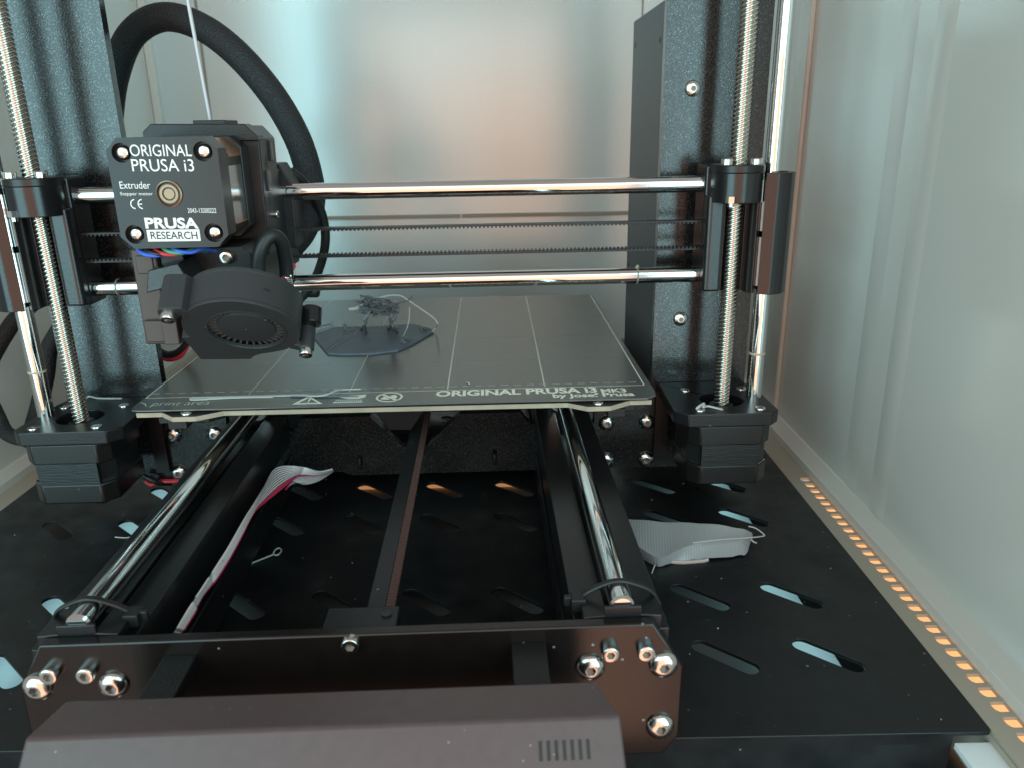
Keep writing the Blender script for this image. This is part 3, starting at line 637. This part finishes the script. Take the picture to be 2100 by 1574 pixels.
for u0, u1 in ((2.0,4.6),(5.4,9.6),(10.4,13.0)):
    q = B()
    a0, a1 = math.acos(min(1,(u0+.3)/20.9)), math.acos(min(1,(u1+.3)/20.9)); R_ = 21.05
    q.prism([(R_*math.cos(a)-.3, R_*math.sin(a)-.6) for a in (a0, (a0+a1)/2, a1)]+[((R_-1)*math.cos(a)-.3, (R_-1)*math.sin(a)-.6) for a in (a1, a0)], lambda u, v: fp(u, v, -8.0), lambda u, v: fp(u, v, -7.0)); q.build('casing_slot', 'rubber', BF)
# cable loop, heat-shrink and wires near the nozzle
q = B(); q.tube([P(538,600,'y',122), P(530,550,'y',122), P(536,510,'y',122), P(556,484,'y',124), P(577,496,'y',128), P(586,535,'y',132), P(588,575,'y',134)], 3.0, 12); q.build('heater_cable', 'rubber', PR)
q = B(); q.tube([P(600,545,'y',140), P(590,560,'y',134), P(580,580,'y',130)], 1.6, 8); q.build('red_wire', 'red', PR)
q = B(); sp = []
for i in range(90):
    t = i/89; c = P(588, 566, 'y', 131).lerp(P(597, 600, 'y', 131), t); a = t*math.pi*2*9; sp.append(c+Vector((math.cos(a)*1.7, math.sin(a)*1.7, 0)))
q.tube(sp, .32, 5, sub=0); q.build('hotend_spring', 'screwm', PR)
# cable sleeves
def sleeve(pts, r, mt='sleeve', name='cable_sleeve'):
    q = B(); q.tube([P(a, b_, 'y', y) for a, b_, y in pts], r, 18, sub=8); return q.build(name, mt, PR)
sleeve([(545,530,206),(590,508,212),(622,470,222),(638,420,230),(634,360,236),(608,280,240),(555,190,246),(480,105,252),(405,52,258),(330,36,264),(268,75,270),(235,160,276),(222,260,282),(205,380,288)], 7.4)
sleeve([(596,352,208),(620,372,212),(648,410,220),(664,455,226),(667,500,230),(656,548,236),(636,590,242),(610,620,246)], 2.5, 'rubber', 'bed_cable')
q = B(); q.cyl(P(628,596,'y',246), P(655,596,'y',246), 4.2, n=16); q.build('cable_clamp', 'rubber', PR, bevel=1.5)
sleeve([(140,640,236),(120,680,232),(101,715,230),(94,770,230),(80,830,228),(66,880,222),(60,910,215)], 4.6)
sleeve([(70,620,250),(35,652,250),(8,690,250),(-20,740,250)], 4.6)
sleeve([(-30,800,215),(-6,850,212),(12,885,206),(40,898,200),(62,895,194)], 4.0)
for k, (mt, dx) in enumerate((('blackw',0),('red',9))):
    q = B(); q.tube([P(388-dx*.2,650,'y',236), P(387,690+dx*.3,'y',236), P(372,718+dx,'y',236), P(345,728+dx,'y',236), P(318,715+dx,'y',236)], 1.6 if k else 2.2, 8); q.build('bed_wire', mt, PR)
q = B(); q.tube([P(298,985,'y',206), P(310,992,'y',206), P(330,986,'y',207), P(372,985,'y',208), P(420,984,'y',212)], 1.3, 8); q.build('motor_lead', 'red', PR)
q = B(); q.tube([P(296,975,'y',205), P(312,983,'y',204), P(330,990,'y',206), P(350,990,'y',212)], 1.6, 8); q.build('motor_lead', 'blackw', PR)

# ---- display cover in front
LC = [(-22,-4.8),(-37.8,-3.2),(-62,-27.5),(-62,-56.5),(-30,-56.5),(-22,-48)]
nx = 0
q = B(); vs = []; Lx = {-22:(-75.5,72.8), -37.8:(-78,77.4), -62:(-79,78.2), -30:(-79,78)}
def lcd_ring(s):
    return [(x, y, z) for (y, z), x in zip(LC, [Lx[a][0 if s < 0 else 1] for a, _ in LC])]
A_, C_ = lcd_ring(-1), lcd_ring(1); nL = len(LC)
q.faces(A_+C_, [tuple(range(nL)), tuple(range(nL, 2*nL))[::-1]]+[(i, (i+1) % nL, nL+(i+1) % nL, nL+i) for i in range(nL)])
DC = q.build('display_cover', mat('speckled_black_plastic', (.084,.056,.055), .38, 0, .5, 1100, .2, bdist=.00005, cvar=.07, dust=.7, dsc=480, dcol=(.35,.24,.18), dscale=260), PR, bevel=1.0, seg=3)
for i in range(7):
    a = P(1105+i*16.3, 1524-i*.4, 'y', -40.5); 
    # slots lie on the sloping face: y from -43.0 to -46 along it
    x = 55.6+i*2.07; q = B(); nrm = Vector((0, -.707, .707)); 
    def sf(xx, t): return Vector((xx, -37.8-t*.7055, -3.2-t*.7087))
    q.prism([(x-.48, 5.4), (x+.48, 5.4), (x+.48, 10.2), (x-.48, 10.2)], lambda a_, t: sf(a_, t)+nrm*.05, lambda a_, t: sf(a_, t)-nrm*1.0); q.build('vent_slot', 'rubber', DC)
for x0, x1, nm in ((-57.5,-47.5,'l'), (49.5,60.2,'r')):
    q = B(); q.box(x0, x1, -24, .2, -12.6, -7.5); q.build('display_bracket', 'print_matte', DC, bevel=.4)

# ================================================================== LOOSE THINGS
# spring-steel print sheet lying on the bed
SZ = 20.8
me = plate_mesh([(-121.5,146.4),(120.6,144.6),(125.2,148.6),(126.0,154),(126.0,388),(60,388),(58,390),(-58,390),(-60,388),(-126.6,388),(-126.6,152),(-125.4,147.6)], [], SZ-.78, SZ, None, 'sheet')
SH = tag(link('print_sheet', me, 'sheet', None, smooth=30, bevel=.2), 'grey steel print sheet with cream grid lines and lettering lying on the heated bed', 'print sheet')
def flat(name, pts, mt, z=SZ+.03, par=SH):
    q = B(); q.faces([(x, y, z) for x, y in pts], [tuple(range(len(pts)))]); return q.build(name, mt, par, smooth=None)
def line(name, a, b_, w, mt='creamdim', dash=0):
    a, b_ = Vector(a), Vector(b_); d = (b_-a); L_ = d.length; d /= L_; nv = Vector((-d.y, d.x))*w/2; q = B(); t = 0
    while t < L_:
        e = min(L_, t+(dash*.6 if dash else L_)); p, r_ = a+d*t, a+d*e
        q.faces([(*(p-nv), SZ+.03), (*(r_-nv), SZ+.03), (*(r_+nv), SZ+.03), (*(p+nv), SZ+.03)], [(0,1,2,3)]); t += dash if dash else L_+1
    q.build(name, mt, SH, smooth=None)
def sp2(px, py): p = P(px, py, 'z', SZ); return (p.x, p.y)
fl_, fr_ = sp2(299, 816), sp2(1321, 789.5)
line('border_line', fl_, fr_, .5, 'cream'); line('border_line', fr_, (124.4, 386), .6, 'cream'); line('border_line', fl_, (-124.6, 386), .4, 'cream')
line('dashed_line', sp2(312, 807), sp2(1315, 783), .45, dash=6.5)
for x0, tx in ((511,-75.5),(717,-25.5),(918,24.5),(1117,74.5)): line('grid_line', sp2(x0, 808-(x0-511)*.0264), (tx, 386), .6, dash=0 if tx > 0 else 2.2)
for y in (215, 265, 315): line('grid_line', (-124, y), (124, y-1), .16, mat('faint_line', (.27,.26,.23), .5), dash=5)
def sheet_text(s_, x0, x1, yt, yb, bold=0.02, mt='cream', tilt=.0):
    a = P(x0, yb, 'z', SZ+.03); r_ = P(x1, yb-(x1-x0)*.0258, 'z', SZ+.03); t_ = P(x0+1.5, yt, 'z', SZ+.03)
    text_fit('lettering', s_, mt, SH, a, r_-a, Vector(((0), (t_-a).y, 0)), bold)
sheet_text('ORIGINAL PRUSA i3', 893, 1226, 801, 812.5, .035); sheet_text('MK3', 1234, 1286, 796.5, 804.5, .03)
sheet_text('by Josef Prusa', 1135, 1304, 807, 817, .03); sheet_text('print area', 306, 425, 824, 834, -.012, 'creamdim')
line('corner_mark', sp2(289, 824), sp2(297, 828), .4); line('corner_mark', sp2(297, 826), sp2(300, 832), .4)
# warning signs printed along the front edge
def poly_px(name, pts, mt='cream'): flat(name, [sp2(*p) for p in pts], mt)
poly_px('warning_triangle', [(598,828.5),(634,811),(662,827)]); q_ = [(612,825.6),(634,814.6),(651,824.8)]
flat('triangle_inside', [sp2(*p) for p in q_], 'sheet', SZ+.045)
flat('exclamation_mark', [sp2(*p) for p in ((631,822),(634,815.5),(639,815.5),(635,822))], 'cream', SZ+.06); flat('exclamation_mark', [sp2(*p) for p in ((629.5,824.6),(631,822.8),(634.5,822.8),(633,824.6))], 'cream', SZ+.06)
poly_px('hand_sign', [(693,813),(716,811.8),(720,810.3),(752,808),(748,814),(734,816.8),(715,817),(704,815.4)])
poly_px('hot_surface_sign', [(682.5,825.3),(683.5,823.6),(743.5,822),(743,823.7)])
for i in range(12): poly_px('hot_surface_sign', [(687+i*4.7,822.5-i*.08),(688.5+i*4.7,822.4-i*.08),(692+i*4.5,818.3-i*.05),(690.5+i*4.5,818.3-i*.05)])
c = P(798.5, 813.5, 'z', SZ); ex, ey = abs(P(826, 813, 'z', SZ).x-c.x), abs(P(798.5, 804, 'z', SZ).y-c.y)
q = B(); nn = 40; vs = []
for i in range(nn): a = 2*math.pi*i/nn; vs += [(c.x+ex*math.cos(a), c.y+ey*math.sin(a), SZ+.03), (c.x+ex*.84*math.cos(a), c.y+ey*.82*math.sin(a), SZ+.03)]
q.faces(vs, [(2*i, (2*i+2) % (2*nn), (2*i+3) % (2*nn), 2*i+1) for i in range(nn)]); q.build('ban_ring', 'cream', SH, smooth=None)
flat('ban_bar', [(c.x-ex*.72, c.y+ey*.55), (c.x-ex*.55, c.y+ey*.72), (c.x+ex*.72, c.y-ey*.55), (c.x+ex*.55, c.y-ey*.72)], 'cream')
flat('drop_sign', [(c.x+ex*.02, c.y+ey*.28), (c.x+ex*.3, c.y+ey*.48), (c.x+ex*.55, c.y+ey*.25), (c.x+ex*.58, c.y-ey*.12), (c.x+ex*.4, c.y-ey*.3)], 'cream')
flat('hand_mark', [(c.x-ex*.62, c.y-ey*.38), (c.x-ex*.5, c.y-ey*.0), (c.x-ex*.38, c.y+ey*.15), (c.x+ex*.12, c.y-ey*.42), (c.x-ex*.1, c.y-ey*.5)], 'cream')

# failed print: flat base with a stringy four-legged figure on it
FPt = thing('failed_print', 'failed stringy grey four-legged print on a thin flat base on the sheet', 'failed print', tuple(P(760, 700, 'z', SZ)))
bz = [(640,690),(672,728),(700,730),(760,729),(816,722),(848,708),(889,684),(884,677),(850,668),(760,673),(690,674)]
pts = [P(a, b_, 'z', SZ) for a, b_ in bz]
q = B(); q.prism([(p.x, p.y) for p in pts], lambda x, y: (x, y, SZ), lambda x, y: (x, y, SZ+1.2)); q.build('base', 'greyprint', FPt, bevel=.25)
FY0 = 262.0
def fpt(px, py, dy=0): return P(px, py, 'y', FY0+dy)
q = B()
for k in range(60):                         # tangle of the body
    t = random.random(); c0 = fpt(745+62*t, 624+6*math.sin(t*3)+random.uniform(-14, 13), random.uniform(-5, 5))
    pl = [c0+Vector((random.uniform(-5,5), random.uniform(-2.5,2.5), random.uniform(-2.2,2.2))) for _ in range(4)]
    q.tube(pl, random.uniform(.25, .62), 6, sub=4)
q.tube([fpt(746,628), fpt(758,622), fpt(775,620), fpt(792,626), fpt(801,632)], lambda t: 1.4+1.5*math.sin(math.pi*t), 10); q.build('body', 'spag', FPt)
def strands(name, lists, r, mt='spag'):
    q = B()
    for l in lists: q.tube(l, r, 6, sub=5)
    return q.build(name, mt, FPt)
gb = lambda px, py: P(px, py, 'z', SZ+1.3)
legs = [[fpt(757,634), fpt(752,648), fpt(747,658), fpt(750,664), gb(740,676), gb(727,690)], [fpt(760,636), fpt(754,650), fpt(748,668), gb(752,682)], [fpt(803,634), fpt(812,640), fpt(811,650), fpt(803,657), fpt(800,668), gb(797,674)], [fpt(811,640), fpt(808,655), fpt(803,660), fpt(808,672), gb(814,682)], [fpt(796,640), fpt(799,652), fpt(803,664), gb(806,674)]]
for l in legs: strands('leg', [l, [p+Vector((random.uniform(-.6,.6),)*3) for p in l]], .75)
strands('foot', [[gb(795,672), gb(803,676), gb(812,674)], [gb(796,675), gb(806,670), gb(816,674)]], 1.0)
strands('head', [[fpt(748,624), fpt(738,628), fpt(728,633), fpt(716,634)], [fpt(746,627), fpt(736,632), fpt(722,634)]], .8, 'strand')
strands('tail', [[fpt(800,628), fpt(815,624), fpt(830,618), fpt(842,614), fpt(845,606)], [fpt(800,626), fpt(820,621), fpt(838,617)]], .5)
strands('loose_strand', [[fpt(748,618), fpt(775,611), fpt(805,605.5), fpt(822,606.5)], [fpt(822,606.5), fpt(840,618), fpt(868,637), fpt(890,653), fpt(898,664)], [fpt(898,664), P(894,672,'z',SZ+3), P(886,681,'z',SZ+1.2)]], .42, 'strand')
strands('loose_strand', [[fpt(840,630), fpt(839,655), fpt(834,675), gb(826,692), gb(824,704)]], .3, 'strand')
strands('loose_strand', [[gb(669,716), gb(690,700), gb(702,692), gb(700,687), gb(720,680), gb(735,674)], [gb(675,719), gb(700,704), gb(722,690), gb(735,676)], [gb(650,672), gb(665,668), gb(679,665), gb(681,661)], [gb(731,670), gb(742,674), gb(750,680)]], .4)
strands('loose_strand', [[gb(708,676), gb(712,671), gb(708,666)], [gb(705,677), gb(714,680), gb(720,676)], [gb(712,678), gb(706,672), gb(707,664)]], .7)
q = B()
for k in range(10): c0 = gb(random.uniform(824,838), random.uniform(697,706)); q.tube([c0, c0+Vector((random.uniform(-2,2), random.uniform(-2,2), random.uniform(.3,3))), c0+Vector((random.uniform(-2,2), random.uniform(-2,2), 0))], .45, 6, sub=3)
for k in range(8): c0 = gb(random.uniform(864,884), random.uniform(672,681)); q.tube([c0, c0+Vector((random.uniform(-2,2), random.uniform(-2,2), random.uniform(.3,3))), c0+Vector((random.uniform(-2,2), random.uniform(-2,2), 0))], .45, 6, sub=3)
q.build('stub', 'spag', FPt)
# purged strand at the front of the sheet
g2 = lambda px, py, h=.45: P(px, py, 'z', SZ+h)
q = B(); q.tube([g2(560,813.5), g2(480,815), g2(400,819), g2(391,816.5), g2(402,815.2), g2(500,813), g2(600,810.5), g2(660,810.5,1.2), g2(690,800,1.6), g2(705,798.5), g2(740,797.5)], .38, 6)
tag(q.build('purge_strand', 'strand'), 'thin looped plastic strand lying along the front line of the print sheet', 'plastic strand')
q = B(); q.tube([g2(590,809.5), g2(640,811), g2(710,812)], .3, 6); q.tube([g2(596,812), g2(650,812.5), g2(735,811.5)], .28, 6)
tag(q.build('purge_line', 'greyprint'), 'two grey parallel purge lines printed across the hot-surface signs of the sheet', 'plastic strand')
q = B(); a = g2(958,784,.3); q.tube([a, g2(961,785.5,.6), g2(963,787,.3)], .4, 6); tag(q.build('plastic_crumb', 'strand'), 'tiny pale plastic crumb near the dashed line of the print sheet', 'plastic scrap')

# filament fed from above
q = B(); q.tube([P(385, 0, 'y', 165)*3-P(432, 252, 'y', 165)*2, P(432, 252, 'y', 165)], .8, 12)
tag(q.build('filament_strand', 'fil'), 'straight silver filament running down into the top of the extruder', 'filament')

# broken grey piece on the shelf
z_ = FZ
ridge = [P(a, b_, 'z', h) for a, b_, h in ((1270,1062,-48),(1300,1065,-47),(1350,1067,-46),(1400,1070,-47),(1450,1074,-47.5),(1500,1078,-48),(1528,1084,-50),(1540,1092,-53),(1544,1100,-55))]
mid = [P(a, b_, 'z', h) for a, b_, h in ((1275,1108,-50),(1305,1118,-50),(1350,1140,-51.5),(1385,1132,-51.5),(1430,1115,-51),(1490,1107,-51.5),(1520,1105,-52.5),(1536,1104,-54),(1543,1104,-55))]
low = [P(a, b_, 'z', h) for a, b_, h in ((1285,1125,-57.5),(1310,1141,-57.5),(1350,1161,-57.6),(1380,1152,-57.2),(1420,1148,-57),(1480,1142,-57),(1520,1138,-57.4),(1530,1136,-57.6),(1536,1120,-57.6))]
back = [Vector((p.x+3, p.y+9, FZ+.2)) for p in ridge]
rails = [spline(r_, 4) for r_ in (ridge, mid, low)]; bk = spline(back, 4); K = len(bk)
for k in range(K):
    rails[0][k] += Vector((0, 0, .4*math.sin(k*.5)+.2*math.sin(k*1.1+1))); rails[1][k] += Vector((0, .6*math.sin(k*.4+2), .5*math.sin(k*.6)))
    if k > 8: rails[2][k] += Vector((0, random.uniform(-.6, .4), random.uniform(0, .3)))
q = B(); vs = []; fs = []
prof_n = 13
for k in range(K):
    a, b_, c_, d_ = bk[k], rails[0][k], rails[1][k], rails[2][k]
    loop = [a.lerp(b_, t/3) for t in range(3)] + [b_.lerp(c_, t/4)+Vector((0,0,-.5*math.sin(math.pi*t/4))) for t in range(4)] + [c_.lerp(d_, t/5)+Vector((0,.2,-.35*math.sin(math.pi*t/5))) for t in range(6)]
    vs += loop
nl = 13
for k in range(K-1):
    for j in range(nl-1): fs.append((k*nl+j, k*nl+j+1, (k+1)*nl+j+1, (k+1)*nl+j))
    fs.append((k*nl+nl-1, k*nl, (k+1)*nl, (k+1)*nl+nl-1))
fs += [tuple(range(nl))[::-1], tuple(range((K-1)*nl, K*nl))]
q.faces(vs, fs)
DM = mat('ribbed_grey_plastic', (.35,.36,.37), .42, .1, .5)
N = DM.node_tree.nodes; Lk = DM.node_tree.links; tc = N.new('ShaderNodeTexCoord'); wv = N.new('ShaderNodeTexWave'); wv.inputs['Scale'].default_value = 230; wv.inputs['Distortion'].default_value = .6
mp = N.new('ShaderNodeMapping'); mp.inputs['Rotation'].default_value = (0, 0, math.radians(10)); Lk.new(tc.outputs['Object'], mp.inputs[0]); Lk.new(mp.outputs[0], wv.inputs['Vector'])
bp = N.new('ShaderNodeBump'); bp.inputs['Strength'].default_value = .45; bp.inputs['Distance'].default_value = .0002; Lk.new(wv.outputs['Fac'], bp.inputs['Height']); Lk.new(bp.outputs[0], N['Principled BSDF'].inputs['Normal'])
DB = tag(q.build('broken_print', DM, smooth=35), 'crumpled ribbed grey broken print lying on the black shelf beside the chrome rod', 'broken print')
q = B(); q.tube([P(1420,1112,'z',-46), P(1480,1105,'z',-48), P(1540,1101,'z',-50), P(1565,1098,'z',-52), P(1566,1094,'z',-51), P(1550,1082,'z',-48), P(1535,1078,'z',-47)], .35, 6, sub=4)
q.tube([P(1343,1157,'z',-56), P(1340,1165,'z',-57), P(1337,1174,'z',-57.6)], .3, 6); q.tube([P(1540,1105,'z',-54), P(1546,1110,'z',-55), P(1552,1112,'z',-55)], .45, 6); q.build('loose_strand', 'strand', DB)
q = B(); q.tube([P(1368,1150,'z',-57), P(1400,1152,'z',-57.3), P(1440,1149,'z',-57.3), P(1452,1146,'z',-57)], .9, 6); q.build('torn_edge', mat('pale_torn_plastic', (.55,.44,.40), .5), DB)
# small scraps on the shelf and motor mount
q = B(); q.tube([P(497,1161,'z',FZ+.4), P(520,1152,'z',FZ+.5), P(560,1136,'z',FZ+1.2)], .42, 6)
lp = [P(560,1136,'z',FZ+1.2)]+[P(569+8*math.cos(a)*.9+3*math.sin(a), 1130-9*math.sin(a)*.8, 'z', FZ+1.5) for a in [math.radians(t) for t in (200,150,100,50,0,-50,-100,-150,-190)]]
q.tube(lp, .42, 6, sub=4); tag(q.build('wire_scrap', 'strand'), 'thin pale wire scrap with a small loop lying on the black shelf under the bed', 'wire scrap')
q = B(); q.tube([P(236,1100,'z',FZ+.3), P(262,1101,'z',FZ+.4), P(296,1093,'z',FZ+.3)], .3, 6); tag(q.build('plastic_thread', 'strand'), 'hair-thin plastic thread across a shelf slot left of the chrome bed rod', 'plastic strand')
q = B(); mt_ = lambda a, b_, h=7.6: P(a, b_, 'z', h)
q.tube([mt_(1428,838), mt_(1434,832,9), mt_(1444,826,9.6), mt_(1442,834,8.4), mt_(1452,832,8), mt_(1470,836), mt_(1482,839)], .55, 6); q.tube([mt_(1430,836), mt_(1440,829,9), mt_(1446,833,8)], .8, 6)
tag(q.build('plastic_scrap', 'strand'), 'curled whitish plastic scrap lying on the right motor mount', 'plastic scrap')
q = B(); q.tube([mt_(178,815), mt_(184,812,9), mt_(200,815.5), mt_(225,816), mt_(250,816)], .5, 6); tag(q.build('plastic_scrap', 'strand'), 'straight pale plastic strand on the left motor mount against the frame', 'plastic scrap')
# crumbs scattered over the shelf
q = B()
for k in range(40):
    x, y = random.uniform(-235, 212), random.uniform(20, 235); s_ = random.uniform(.1, .27)
    v = ER @ Vector((x, y, FZ)); q.cyl((v.x-s_, v.y, v.z+s_*.9), (v.x+s_, v.y+s_*random.uniform(-1,1), v.z+s_*.9), s_, s_*.6, 6)
o = q.build('plastic_dust', 'strand'); o['kind'] = 'stuff'; o['label'] = 'fine pale plastic crumbs scattered over the black shelf'; o['category'] = 'dust'
